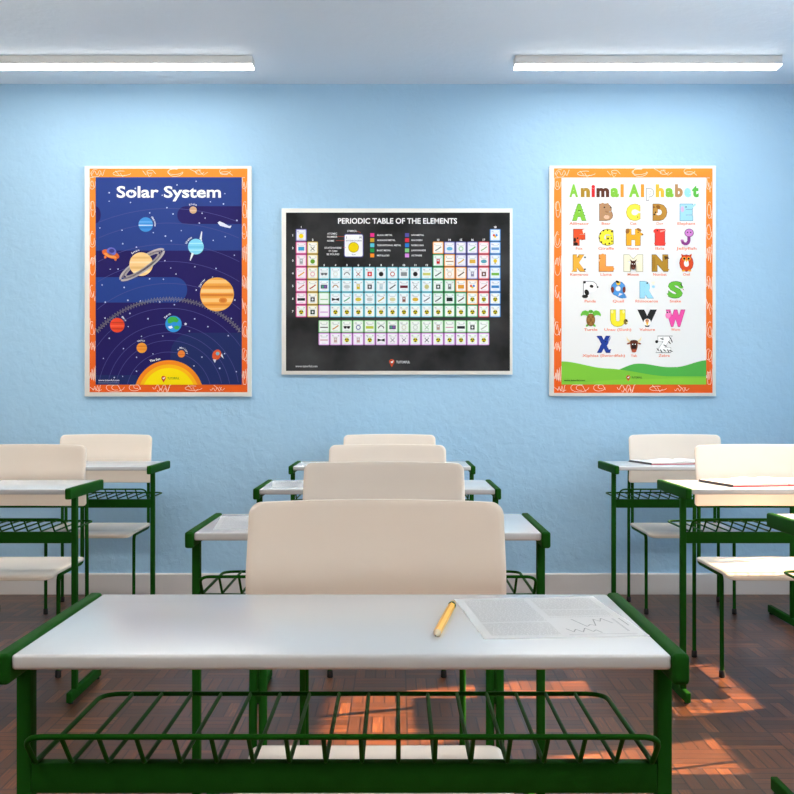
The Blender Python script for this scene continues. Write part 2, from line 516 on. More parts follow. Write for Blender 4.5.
lay_sheet(sheet0, XC * MM + .1785, U + .0847, math.radians(5), 'printed worksheet with two text columns beside the pencil on nearest desk')
for d_, lb in ((1, 'white worksheet on the left of the second centre desk, partly behind nearest chair'),
               (2, 'white worksheet on the left of the third centre desk'),
               (3, 'small looking white worksheet on the farthest centre desk')):
    lay_sheet(copy_tree(sheet0), XC * MM - .362, DESK_D[d_] * U + .056, math.radians(5.5), lb)

def make_pencil():
    p = empty('pencil', (0, 0, 0))
    r = .0052
    ry = Matrix.Rotation(PI / 2, 4, 'Y')
    bm = bmesh.new(); lathe(bm, [(r, .022), (r, .208)], 6, M=ry)
    obj('shaft', bm, mat('yellow_lacquer', '#f7b407', .35, .4), p, smooth=False)
    bm = bmesh.new(); lathe(bm, [(.0011, .005), (r * .96, .0222)], 18, M=ry)
    obj('sharpened_wood', bm, mat('pencil_wood', '#d9c3a2', .7), p)
    bm = bmesh.new(); lathe(bm, [(.0002, 0), (.0011, .0052)], 12, M=ry)
    obj('graphite', bm, mat('graphite', '#26262a', .4), p)
    bm = bmesh.new(); lathe(bm, [(.0055, .208), (.0058, .210), (.0055, .212), (.0058, .214), (.0055, .218)], 18, M=ry)
    obj('ferrule', bm, mat('dark_green_metal', '#1d4a1c', .35, .5), p)
    bm = bmesh.new(); lathe(bm, [(.005, .218), (.005, .224), (.004, .227)], 18, M=ry)
    obj('eraser', bm, mat('eraser_yellow', '#d8a018', .7), p)
    return p
pen = make_pencil()
a, b_ = Vector((.0504, 1.4136)), Vector((.0848, 1.641))
dr = (b_ - a).normalized(); st = a - dr * .012
pen.location = (st.x, st.y, DH + .0054); pen.rotation_euler = (0, 0, math.atan2(dr.y, dr.x))
tag(pen, 'sharpened yellow pencil lying beside the worksheet on the nearest desk', 'pencil')

M_EDGE = mat('charcoal_edge', '#3a3c40', .45)  # charcoal on the outer side faces of covers and page blocks
M_RED = mat('crimson_cover', '#a8203c', .45)
M_PGE = mat('page_edges', '#cfcac4', .7)
def make_notebook():
    """open flat; origin at the lower end of the spine"""
    n = empty('open_notebook', (0, 0, 0))
    W, H = .212, .255
    for s, nm in ((-1, 'left'), (1, 'right')):
        bm = bmesh.new()
        a, b_ = sorted((s * .004, s * (W + .003)))
        box(bm, a, b_, -.003, H + .003, 0, .0042, .0008, 2)
        bm.faces.ensure_lookup_table()
        for f in bm.faces:
            if f.calc_center_median().x * s > W: f.material_index = 1
        obj('cover', bm, [M_RED, M_EDGE], n)
        # block of pages, swelling near the spine
        bm = bmesh.new(); K = 12; lo = []; hi = []
        for j in (0, 1):
            y = j * H
            L = []; Hh = []
            for k in range(K + 1):
                t = k / K; x = s * (.006 + t * (W - .006))
                zt = .0042 + .0048 + .0065 * math.exp(-((t - .16) / .22) ** 2) - .0035 * max(0, 1 - t / .08)
                L.append(bm.verts.new((x, y, .0043))); Hh.append(bm.verts.new((x, y, zt)))
            lo.append(L); hi.append(Hh)
        for k in range(K):
            bm.faces.new((hi[0][k], hi[0][k + 1], hi[1][k + 1], hi[1][k]))
            bm.faces.new((lo[0][k], lo[0][k + 1], lo[1][k + 1], lo[1][k]))
            for j in (0, 1):
                f = bm.faces.new((lo[j][k], lo[j][k + 1], hi[j][k + 1], hi[j][k])); f.material_index = 1
        for k in (0, K):
            f = bm.faces.new((lo[0][k], lo[1][k], hi[1][k], hi[0][k])); f.material_index = 2 if k == K else 1
        obj('page_block', bm, [M_PAPER, M_PGE, M_EDGE], n)
    bm = bmesh.new(); box(bm, -.0045, .0045, -.003, H + .003, 0, .0036, .001, 2)
    obj('spine', bm, M_RED, n)
    return n
nb = make_notebook()
def lay_book(o, x, y, rz, label):
    o.location = (x, y, DH); o.rotation_euler = (0, 0, rz); tag(o, label, 'notebook', 'open notebooks on right desks')
ang = math.radians(11)
def spine_at(flx, fly): return flx + .214 * math.cos(ang), fly + .214 * math.sin(ang)
lay_book(nb, *spine_at(960 * MM, 2.86 * U), ang, 'larger looking open notebook with red covers on the middle right desk')
lay_book(copy_tree(nb), *spine_at(966 * MM, 3.80 * U), ang, 'smaller looking open notebook on the far right desk by the wall')

# ------------------------------------------------------------------ ceiling lights, with added fill pairs
M_TUBE = emission('lamp_diffuser', (1.0, 0.97, 0.92, 1), 4.2)
M_TUBE3 = emission('middle_fill_diffuser', (1.0, 0.97, 0.92, 1), 14.0)  # for the added middle fill lights
M_TUBE2 = emission('front_fill_diffuser', (1.0, 0.97, 0.92, 1), 15.0)  # for the added front fill lights
def ceiling_light(x0, x1, y, label):
    t = empty('ceiling_light', ((x0 + x1) / 2, y, CEIL_Z))
    hw, hd, hh = (x1 - x0) / 2, .044, .043
    bm = bmesh.new(); box(bm, -hw, hw, -hd, hd, -hh + .003, 0, .002, 2)
    obj('housing', bm, M_HOUSING, t)
    bm = bmesh.new(); box(bm, -hw + .002, hw - .002, -hd + .002, hd - .002, -hh - .004, -hh + .003, .0015, 2)
    obj('diffuser', bm, M_TUBE if y > 5 else (M_TUBE3 if y > 1 else M_TUBE2), t)
    tag(t, label, 'ceiling light', 'linear ceiling lights')
LY = 4.06 * U + .012
ceiling_light(-1668 * MM, -584 * MM, LY, 'long glowing ceiling light at upper left, above solar system poster')
ceiling_light(477 * MM, 1556 * MM, LY, 'long glowing ceiling light at upper right, above animal alphabet poster')
ceiling_light(-1668 * MM, -584 * MM, 4.28, 'added left fill light over the third desk row, out of the picture')  # added unseen pair that brightens the back wall
ceiling_light(472 * MM, 1556 * MM, 4.28, 'added right fill light over the third desk row, out of the picture')
ceiling_light(-1668 * MM, -584 * MM, .4, 'added left fill light at the front of the room, out of the picture')  # added unseen pair that brightens the nearest desk and chair
ceiling_light(472 * MM, 1556 * MM, .4, 'added right fill light at the front of the room, out of the picture')

# ------------------------------------------------------------------ posters
KW = 4.391 * MM                 # metres per measuring unit on the picture plane
FRONT = 4.391 * U               # y of the printed faces
TXT = {}
def text_shape(s, bold):
    key = (s, bold)
    if key not in TXT:
        cu = bpy.data.curves.new('t', 'FONT'); cu.body = s; cu.size = 1; cu.offset = bold; cu.resolution_u = 3
        o = bpy.data.objects.new('t', cu); COL.objects.link(o)
        dg = bpy.context.evaluated_depsgraph_get(); dg.update()
        me = o.evaluated_get(dg).to_mesh()
        vs = [tuple(v.co) for v in me.vertices]; fs = [tuple(p.vertices) for p in me.polygons]
        o.evaluated_get(dg).to_mesh_clear()
        bpy.data.objects.remove(o); bpy.data.curves.remove(cu)
        TXT[key] = (vs, fs)
    return TXT[key]

class Print:
    """flat artwork: shapes in poster coordinates (x right, y down), stacked in thin layers of ink"""
    def __init__(s, x0, y0, x1, y1):
        s.cx, s.cy = (x0 + x1) / 2, (y0 + y1) / 2
        s.bm = bmesh.new(); s.mats = []; s.sx = lambda x: x; s.sy = lambda y: y; s.k = 1.0
    def crop(s, ox, oy, k):        # work in the coordinates of an enlarged detail
        s.sx = lambda x: ox + x / k; s.sy = lambda y: oy + y / k; s.k = k
    def mi(s, m):
        m = ink(m) if isinstance(m, str) else m
        if m not in s.mats: s.mats.append(m)
        return s.mats.index(m)
    def P(s, x, y, L): return ((s.sx(x) - s.cx) * KW, -.0004 * L - .0001, -(s.sy(y) - s.cy) * KW)
    def poly(s, pts, m, L=1):
        if len(pts) < 3: return
        f = s.bm.faces.new([s.bm.verts.new(s.P(x, y, L)) for x, y in pts]); f.material_index = s.mi(m)
    def rect(s, x0, y0, x1, y1, m, L=1): s.poly([(x0, y0), (x1, y0), (x1, y1), (x0, y1)], m, L)
    def ell(s, x, y, a, b, m, L=2, rot=0, n=36, a0=0, a1=2 * PI, clip=None):
        c, sn = math.cos(rot), math.sin(rot); pts = []
        full = abs(a1 - a0 - 2 * PI) < 1e-6
        for k in range(n if full else n + 1):
            t = a0 + (a1 - a0) * k / n
            u, v = a * math.cos(t), b * math.sin(t)
            px, py = x + u * c - v * sn, y + u * sn + v * c
            if clip: px, py = min(max(px, clip[0]), clip[2]), min(max(py, clip[1]), clip[3])
            pts.append((px, py))
        s.poly(pts, m, L)
    def disc(s, x, y, r, m, L=2, **k): s.ell(x, y, r, r, m, L, **k)
    def pill(s, x0, y0, x1, y1, rl, rr, m, L=2):
        pts = []
        for cx, cy, r, a0 in ((x1 - rr, y0 + rr, rr, -.5), (x1 - rr, y1 - rr, rr, 0), (x0 + rl, y1 - rl, rl, .5), (x0 + rl, y0 + rl, rl, 1)):
            for k in range(9):
                t = (a0 + .5 * k / 8) * PI
                pts.append((cx + r * math.cos(t), cy + r * math.sin(t)))
        s.poly(pts, m, L)
    def line(s, pts, w, m, L=3, closed=False):
        mi = s.mi(m); n = len(pts); V = [Vector(p) for p in pts]; rows = []
        for i in range(n):
            a = V[i - 1] if (i or closed) else V[0]; b = V[(i + 1) % n] if (i < n - 1 or closed) else V[-1]
            d = b - a
            d = d.normalized() if d.length > 1e-6 else Vector((1, 0))
            nr = Vector((-d.y, d.x)) * w / 2
            rows.append((s.bm.verts.new(s.P(*(V[i] + nr), L)), s.bm.verts.new(s.P(*(V[i] - nr), L))))
        for i in range(n if closed else n - 1):
            a, b = rows[i], rows[(i + 1) % n]
            f = s.bm.faces.new((a[0], a[1], b[1], b[0])); f.material_index = mi
    def arc(s, x, y, r, a0, a1, w, m, L=3, n=40, clip=None):
        run = []
        for k in range(n + 1):
            t = a0 + (a1 - a0) * k / n; p = (x + r * math.cos(t), y + r * math.sin(t))
            if clip and not (clip[0] <= p[0] <= clip[2] and clip[1] <= p[1] <= clip[3]):
                if len(run) > 1: s.line(run, w, m, L)
                run = []; continue
            run.append(p)
        if len(run) > 1: s.line(run, w, m, L)
    def text(s, t, m, x0, base, x1=None, cap=None, L=5, bold=.02, align='l', rot=0, fit=None):
        """cap = capital height; x0..x1 stretches the word to that width"""
        vs, fs = text_shape(t, bold)
        if not vs: return
        xa, xb = min(v[0] for v in vs), max(v[0] for v in vs)
        sz = cap / .727; sx = sz
        if x1 is not None: sx = (x1 - x0) / max(1e-6, xb - xa)
        if align == 'c': off = x0 - (xb + xa) / 2 * sx
        elif align == 'r': off = x0 - xb * sx
        else: off = x0 - xa * sx
        yo = 0.0
        if fit:                                  # glyph box squeezed between two heights
            ya, yb = min(v[1] for v in vs), max(v[1] for v in vs)
            sz = (fit[1] - fit[0]) / (yb - ya); yo = fit[1] - base + ya * sz
        c, sn = math.cos(rot), math.sin(rot); mi = s.mi(m); bv = []
        for v in vs:
            u, w = off + v[0] * sx - x0, yo - v[1] * sz
            bv.append(s.bm.verts.new(s.P(x0 + u * c - w * sn, base + u * sn + w * c, L)))
        for f in fs:
            try: s.bm.faces.new([bv[i] for i in f]).material_index = mi
            except ValueError: pass
    def build(s, name, parent):
        me = bpy.data.meshes.new(name)
        for f in s.bm.faces:
            f.normal_update()
            if f.normal.y > 0: f.normal_flip()
        s.bm.to_mesh(me); s.bm.free()
        for m in s.mats: me.materials.append(m)
        o = bpy.data.objects.new(name, me); COL.objects.link(o); o.parent = parent
        return o

def poster(x0, y0, x1, y1, label):
    cx, cy = (x0 + x1) / 2, (y0 + y1) / 2
    t = empty('poster', ((cx - 397) * KW, FRONT, CAM_H - (cy - 397) * KW))
    hw, hh = (x1 - x0) / 2 * KW, (y1 - y0) / 2 * KW
    bm = bmesh.new(); box(bm, -hw, hw, 0, WALL_Y - FRONT, -hh, hh, .0015, 2)
    obj('frame', bm, M_WHITE, t)
    tag(t, label, 'poster', 'classroom posters on the blue wall')
    return t

def orange_material():
    m = bpy.data.materials.new('orange_border'); m.use_nodes = True
    q = NT(m); b = q.n['Principled BSDF']; tc = q.node('ShaderNodeTexCoord')
    sp = q.node('ShaderNodeSeparateXYZ'); q.l.new(tc.outputs['Object'], sp.inputs[0])
    f = q.math('ADD', q.math('DIVIDE', sp.outputs[2], 1.2), .5)
    q.l.new(q.mixc(f, srgb('#ee5f1c'), srgb('#fb9230')), b.inputs['Base Color'])
    b.inputs['Roughness'].default_value = .55; b.inputs['Specular IOR Level'].default_value = .15
    return m
M_ORANGE = orange_material()
def chalk_material():
    m = bpy.data.materials.new('chalkboard_print'); m.use_nodes = True
    q = NT(m); b = q.n['Principled BSDF']; tc = q.node('ShaderNodeTexCoord')
    n = q.node('ShaderNodeTexNoise'); n.inputs['Scale'].default_value = 4; n.inputs['Detail'].default_value = 5
    q.l.new(tc.outputs['Object'], n.inputs['Vector'])
    f = q.math('MULTIPLY', q.math('SUBTRACT', n.outputs['Fac'], .35), 2.2)
    q.l.new(q.mixc(f, srgb('#1d1d1e'), srgb('#4a4a4b')), b.inputs['Base Color'])
    b.inputs['Roughness'].default_value = .6; b.inputs['Specular IOR Level'].default_value = .15
    return m
M_CHALK = chalk_material()

def doodles(p, X0, Y0, X1, Y1, x0, y0, x1, y1):
    """loose white line drawings printed on the orange border (X/Y outer, x/y inner edge)"""
    rnd = random.Random(11); W = .42
    def squig(cx, cy, w, h, kind, clip):
        pts = []
        if kind == 0:
            pts = [(cx + w * math.cos(t * .35) * (1 - .02 * t), cy + h * math.sin(t * .35)) for t in range(0, 16)]
        elif kind == 1:
            pts = [(cx - w + 2 * w * t / 16, cy + h * math.sin(t * 1.1) * (.5 + t / 32)) for t in range(17)]
        elif kind == 2:
            pts = [(cx + w * .6 * math.cos(t * .4 + 1), cy + h * .6 * math.sin(t * .4 + 1)) for t in range(12)] + [(cx + w * .9, cy + h * .9)]
        else:
            pts = [(cx - w, cy - h), (cx - w * .2, cy + h * .2), (cx, cy - h * .4), (cx + w * .5, cy + h * .8), (cx + w, cy + h * .1)]
        pts = [(min(max(a, clip[0] + .3), clip[2] - .3), min(max(b, clip[1] + .3), clip[3] - .3)) for a, b in pts]
        p.line(pts, W, '#ffe6d4', 2)
    for cl, horiz in (((X0, Y0, X1, y0), True), ((X0, y1, X1, Y1), True), ((X0, y0, x0, y1), False), ((x1, y0, X1, y1), False)):
        L = (cl[2] - cl[0]) if horiz else (cl[3] - cl[1]); s = rnd.uniform(3, 9)
        while s < L - 6:
            for rep in range(2):
                sp = rnd.uniform(4, 10); o = s + rnd.uniform(-3, 3)
                if horiz: squig(cl[0] + o, (cl[1] + cl[3]) / 2 + rnd.uniform(-2, 2), sp, rnd.uniform(2, 4.5), rnd.randrange(4), cl)
                else: squig((cl[0] + cl[2]) / 2 + rnd.uniform(-1, 1), cl[1] + o, rnd.uniform(2, 4), sp, rnd.randrange(4), cl)
            s += rnd.uniform(19, 32)

def pin_logo(p, x, y, s, name, col, L=6):
    """small orange map-pin mark with a white stroke, and its name"""
    p.disc(x, y, s, '#e8552a', L)
    p.poly([(x - s * .95, y + s * .35), (x + s * .95, y + s * .35), (x, y + s * 2.0)], '#e8552a', L)
    p.poly([(x - s * .5, y - s * .1), (x + s * .1, y - s * .2), (x + s * .7, y - s * .5), (x + s * .3, y + s * .45), (x - s * .25, y + s * .5)], '#ffffff', L + 1)
    p.disc(x - s * .3, y - s * .45, s * .3, '#7a1f1f', L + 1)
    p.text(name, col, x + s * 1.7, y + s * .55, x + s * 7, cap=s * .95, L=L, bold=.02)

# ---- solar system
t = poster(84.5, 166, 251.5, 396.5, 'solar system poster with orange border and yellow sun, left on wall')
p = Print(84.5, 166, 251.5, 396.5)
p.rect(89.6, 168.6, 247.4, 392.2, M_ORANGE, 1)
doodles(p, 89.6, 168.6, 247.4, 392.2, 95.7, 177.2, 241.9, 384.7)
p.crop(80, 160, 3.311)
CL = (52, 57, 536, 744)
p.rect(*CL, '#21195c', 2)
p.rect(52, 57, 536, 300, '#273f86', 3)
p.pill(322, 153, 536, 212, 29, 2, '#221a5e', 4)
p.ell(52, 182, 17, 28, '#221a5e', 4, a0=-PI / 2, a1=PI / 2)
p.pill(52, 388, 355, 472, 1, 41, '#24408a', 3)
p.pill(300, 572, 536, 744, 70, 1, '#1f2c63', 3)
p.rect(52, 712, 190, 744, '#1f2c63', 3)
SX, SY = 294, 776.8
for r in (141, 179, 205, 234, 286, 368, 441, 498, 568, 616):
    p.arc(SX, SY, r, PI, 2 * PI, 1.5, '#4a4c8c', 5, 90, CL)
for dr_, w in ((-2.5, 1.5), (3, 1.5)):
    pts = []
    for k in range(110):
        a = PI + .72 + (PI - 1.44) * k / 109
        rr = 316 + dr_ + (4.5 if k % 2 else -4.5)
        x, y = SX + rr * math.cos(a), SY + rr * math.sin(a)
        if CL[0] < x < CL[2] and y < CL[3]: pts.append((x, y))
    p.line(pts, w, '#a39f96', 5)
rnd = random.Random(5)
for i in range(88):
    x, y = 62 + 58 * (i % 8) + rnd.uniform(4, 54), 66 + 60 * (i // 8) + rnd.uniform(4, 56)
    if math.hypot(x - SX, y - SY) < 125: continue
    p.disc(x, y, rnd.uniform(1.8, 2.8), '#c9d3f0', 5, n=8)
p.ell(SX, SY, 114, 114, '#f58a1f', 6, clip=CL, n=72); p.ell(SX, SY, 100, 100, '#fdb813', 7, clip=CL, n=72); p.ell(SX, SY, 88, 88, '#ffe100', 8, clip=CL, n=72)
pin_logo(p, 277, 722, 7.5, 'TUTORFUL', '#6a7a1a', 9)
def planet(x, y, r, c, bands=(), name='', na=0.0, nr=0, hl=True):
    p.disc(x, y, r, c, 8, n=40)
    for (dy, h, cc) in bands:
        a, b = max(-1, min(1, (dy - h / 2))), max(-1, min(1, (dy + h / 2)))
        wa, wb = math.sqrt(1 - a * a) * .97, math.sqrt(1 - b * b) * .97
        p.poly([(x - r * wa, y + r * a), (x + r * wa, y + r * a), (x + r * wb, y + r * b), (x - r * wb, y + r * b)], cc, 9)
    if name:                                  # name set along the planet's edge
        for i, ch in enumerate(name):
            a = na + (i - (len(name) - 1) / 2) * 4.6 / (r + 5)
            p.text(ch, '#eef2ff', x + (r + 5) * math.cos(a), y + (r + 5) * math.sin(a), cap=6.5, L=9, bold=.02, align='c', rot=a + PI / 2)
planet(336, 642, 12, '#f08a3c', [(.2, .3, '#e07a30')], 'Mercury', -.9)
planet(205, 622, 17, '#f2a03a', [(-.3, .3, '#e08428'), (.3, .35, '#e98f2c')], 'Venus', -1.65)
planet(310, 543, 27, '#2c8fd6', [], 'Earth', -2.2)
p.poly([(290, 528), (300, 519), (318, 520), (328, 530), (322, 538), (310, 536), (300, 541), (292, 540)], '#3fae4a', 9)
p.poly([(310, 552), (322, 548), (332, 552), (326, 560), (316, 562)], '#3fae4a', 9)
p.poly([(292, 552), (304, 549), (308, 556), (298, 559)], '#eef6ff', 9)
p.disc(350, 543, 4, '#d9dbe6', 8)
planet(124, 547, 24, '#e8482a', [(-.35, .2, '#c93a22'), (.1, .16, '#f26a44'), (.5, .2, '#c93a22')], 'Mars', -.75)
planet(454, 445, 56, '#f0a848', [(-.75, .2, '#f6c47a'), (-.45, .12, '#e08a34'), (-.2, .2, '#f7cb88'), (.05, .14, '#d98030'), (.35, .22, '#f6c47a'), (.62, .12, '#e08a34'), (.85, .12, '#f4bd70')], 'Jupiter', -2.5)
p.ell(474, 465, 14, 9, '#e08a34', 10); p.ell(474, 465, 9, 5.5, '#d4762a', 11)
# saturn: ring behind, globe, ring in front
def ring(a, b, w, L, a0, a1, c):
    rot = -.60; n = 40; pts = []
    for k in range(n + 1):
        tt = a0 + (a1 - a0) * k / n; u, v = a * math.cos(tt), b * math.sin(tt)
        pts.append((206 + u * math.cos(rot) - v * math.sin(rot), 347 + u * math.sin(rot) + v * math.cos(rot)))
    p.line(pts, w, c, L)
for (a, b, w, c) in ((86, 21, 7, '#b9b2b6'), (76, 17, 5, '#7f7480'), (66, 14, 6, '#a8a0a4')): ring(a, b, w, 7, PI, 2 * PI, c)
planet(203, 345, 39, '#f0c88a', [(-.55, .18, '#e4b673'), (-.15, .16, '#f6d7a4'), (.3, .2, '#e4b673'), (.65, .15, '#f6d7a4')], 'Saturn', -2.0)
for (a, b, w, c) in ((86, 21, 7, '#b9b2b6'), (76, 17, 5, '#7f7480'), (66, 14, 6, '#a8a0a4')): ring(a, b, w, 11, .12, PI - .12, c)
# uranus with its thin upright ring
p.poly([(396, 262), (402, 236), (405, 238), (403, 266)], '#dfe8ee', 7)
planet(384, 287, 26, '#7fd2ee', [(-.4, .16, '#a8e4f6'), (.05, .14, '#62bfe0'), (.45, .16, '#a8e4f6')], 'Uranus', -2.4)
p.poly([(366, 334), (364, 332), (370, 306), (378, 310)], '#dfe8ee', 9)
planet(218, 214, 24, '#3f8fd8', [(-.35, .14, '#6fb2ea'), (.1, .12, '#cfe6fa'), (.45, .16, '#2f78c0')], 'Neptune', -.35)
planet(375, 166, 12, '#d2a986', [(.2, .3, '#e2c2a4')], 'Pluto', -1.57)
p.poly([(456, 208), (462, 203), (476, 209), (494, 219), (502, 217), (498, 226), (482, 223), (464, 218)], '#dfe3f4', 8)   # comet
# flying saucer and rocket
p.ell(102, 312, 30, 13, '#d9652a', 8, rot=.35); p.ell(105, 303, 16, 13, '#6c6fc4', 9, rot=.35); p.ell(101, 317, 22, 6, '#f0954a', 9, rot=.35)
p.ell(106, 301, 9, 7, '#3f3c86', 10); p.disc(84, 322, 4, '#e7773a', 8); p.disc(118, 330, 4, '#e7773a', 8)
p.ell(453, 645, 14, 18, '#dd5a2c', 8, rot=.5); p.disc(456, 641, 6, '#7fb6c8', 9); p.poly([(440, 660), (447, 672), (452, 660)], '#eceff6', 8); p.poly([(466, 648), (476, 658), (470, 640)], '#eceff6', 8)
p.text('Solar System', '#ffffff', 122, 124, 467, cap=38, L=10, bold=.022)
p.text('www.tutorful.com', '#dfe4f6', 61, 732, 131, cap=6, L=10, bold=.02)
p.line([(61, 738), (131, 738)], 1.2, '#9aa2c8', 10)
p.text('The Sun', '#ffffff', 232, 669, 268, cap=7, L=10, bold=.03, rot=-.22)
p.build('print', t)

# ---- periodic table
t = poster(281.5, 208.3, 512.6, 374.6, 'dark periodic table of the elements poster, centre of wall')
p = Print(281.5, 208.3, 512.6, 374.6)
p.rect(286, 212.6, 509.9, 370.9, M_CHALK, 1)
p.text('PERIODIC TABLE OF THE ELEMENTS', '#ffffff', 338, 223.6, 457, cap=5.6, L=3, bold=.022)
CW, RH, GX, GY = 11.41, 12.67, 295.9, 229.1
C = dict(n='#5b57a8', a='#e0368c', g='#c9a227', t='#62cbdd', b='#1f9a50', m='#f0922b', h='#d8304a', o='#2b7fd0', l='#86cf86', c='#d98fe0')
def pale(h):
    r, g_, b = (int(h[i:i + 2], 16) for i in (1, 3, 5))
    return '#%02x%02x%02x' % tuple(int(255 - (255 - v) * .08) for v in (r, g_, b))
def mid(h):
    r, g_, b = (int(h[i:i + 2], 16) for i in (1, 3, 5))
    return '#%02x%02x%02x' % tuple(int(255 - (255 - v) * .42) for v in (r, g_, b))
SYM = 'H He Li Be B C N O F Ne Na Mg Al Si P S Cl Ar K Ca Sc Ti V Cr Mn Fe Co Ni Cu Zn Ga Ge As Se Br Kr Rb Sr Y Zr Nb Mo Tc Ru Rh Pd Ag Cd In Sn Sb Te I Xe Cs Ba La Ce Pr Nd Pm Sm Eu Gd Tb Dy Ho Er Tm Yb Lu Hf Ta W Re Os Ir Pt Au Hg Tl Pb Bi Po At Rn Fr Ra Ac Th Pa U Np Pu Am Cm Bk Cf Es Fm Md No Lr Rf Db Sg Bh Hs Mt Ds Rg Cn Nh Fl Mc Lv Ts Og'.split()
def icon(x, y, k):
    """x, y = middle of the little picture"""
    if k is None: return
    kind, c = k[0], k[1:]
    if kind == 'R':                                    # radiation sign
        p.disc(x, y, 2.2, '#d8c81c', 5, n=16)
        for i in range(3):
            a = -PI / 2 + PI / 3 + i * 2 * PI / 3
            p.poly([(x, y)] + [(x + 2.1 * math.cos(a + d), y + 2.1 * math.sin(a + d)) for d in (-.5, 0, .5)], '#3a3608', 6)
    elif kind == 'd': p.disc(x, y, 2.3, c, 5, n=16)
    elif kind == 'o':
        p.line([(x + 2 * math.cos(a * PI / 8), y + 2 * math.sin(a * PI / 8)) for a in range(16)], .8, c, 5, closed=True)
    elif kind == 'r': p.rect(x - 3, y - 1.9, x + 3, y + 1.9, c, 5)
    elif kind == 's': p.rect(x - 2.2, y - 2.2, x + 2.2, y + 2.2, c, 5); p.rect(x - 1, y - .4, x + 1, y + .4, '#ffffff', 6); p.rect(x - .35, y - 1.2, x + .35, y + 1.2, '#ffffff', 6)
    elif kind == 'v': p.rect(x - 1.6, y - 2.4, x + 1.6, y + 2.4, c, 5); p.rect(x - .9, y - 1.6, x + .9, y - .2, '#dfe4ea', 6)
    elif kind == '/': p.line([(x - 3, y + 2), (x - .5, y + .6), (x + 3, y - 2)], 1.1, c, 5)
    elif kind == '-': p.line([(x - 3.8, y), (x + 3.8, y)], 1.0, c, 5)
    elif kind == '=': p.rect(x - 3.8, y - 1.3, x + 3.8, y + 1.3, c, 5)
    elif kind == 'x': p.line([(x - 2, y - 2), (x + 2, y + 2)], .7, c, 5); p.line([(x - 2, y + 2), (x + 2, y - 2)], .7, c, 5)
    elif kind == 'a': p.line([(x + 2.6 * math.cos(PI + a * PI / 8), y + 1 + 2.6 * math.sin(PI + a * PI / 8)) for a in range(9)], .9, c, 5)
    elif kind == 'e': p.ell(x, y, 3, 1.9, c, 5, n=18)
    elif kind == 'g': p.ell(x - 1.6, y, 1.5, 1.4, c, 5, n=12); p.ell(x + 1.6, y, 1.5, 1.4, c, 5, n=12); p.line([(x - 3.4, y - 1), (x + 3.4, y - 1)], .6, c, 5)
    elif kind == 'w': p.poly([(x - 3.6, y - 1.6), (x, y - .4), (x + 3.6, y - 1.6), (x + 3.6, y + 1.6), (x, y + .4), (x - 3.6, y + 1.6)], c, 5)
    elif kind == 'm':
        p.rect(x - 3.2, y - 2, x + 3.2, y + 1.8, c, 5); p.rect(x - 2.4, y - 1.3, x - .2, y + 1.1, '#4f9e88', 6); p.rect(x + .2, y - 1.3, x + 2.4, y + 1.1, '#8a5fae', 6)
    elif kind == 'k':                                   # three balloons
        p.disc(x - 1.4, y - .8, 1.2, '#e0453a', 5, n=10); p.disc(x + 1.3, y - .8, 1.2, '#3a86d8', 5, n=10); p.disc(x, y + .6, 1.2, '#e9c23a', 5, n=10)
    elif kind == 'b':
        p.disc(x, y - .5, 1.9, c, 5, n=14); p.rect(x - .8, y + 1.2, x + .8, y + 2.4, '#8d8d8d', 5)
def cell(col, row_y, colr, n, ic):
    x = GX + (col - 1) * CW
    p.pill(x - .1, row_y - .1, x + CW - .7, row_y + RH - .6, .9, .9, colr, 2)
    p.pill(x + .4, row_y + .4, x + CW - 1.2, row_y + RH - 1.1, .8, .8, mid(colr), 3)
    p.pill(x + .95, row_y + 1.0, x + CW - 1.75, row_y + RH - 1.7, .8, .8, pale(colr) if ic != 'R' else '#f8fbf6', 4)
    if n:
        p.text(SYM[n - 1], '#6d7484', x + 1.7, row_y + 3.2, cap=1.3, L=5, bold=.01)
        p.text(str(n), '#6d7484', x + CW - 2.3, row_y + 3.2, cap=1.1, L=5, bold=.01, align='r')
        p.line([(x + 2.6, row_y + 4.0), (x + CW - 3.4, row_y + 4.0)], .35, '#a7adb8', 5)
        p.line([(x + 2.9, row_y + RH - 2.6), (x + CW - 3.8, row_y + RH - 2.6)], .35, '#b9bec6', 5)
    icon(x + CW / 2 - .35, row_y + 7.0, ic)
R_ = 'R'
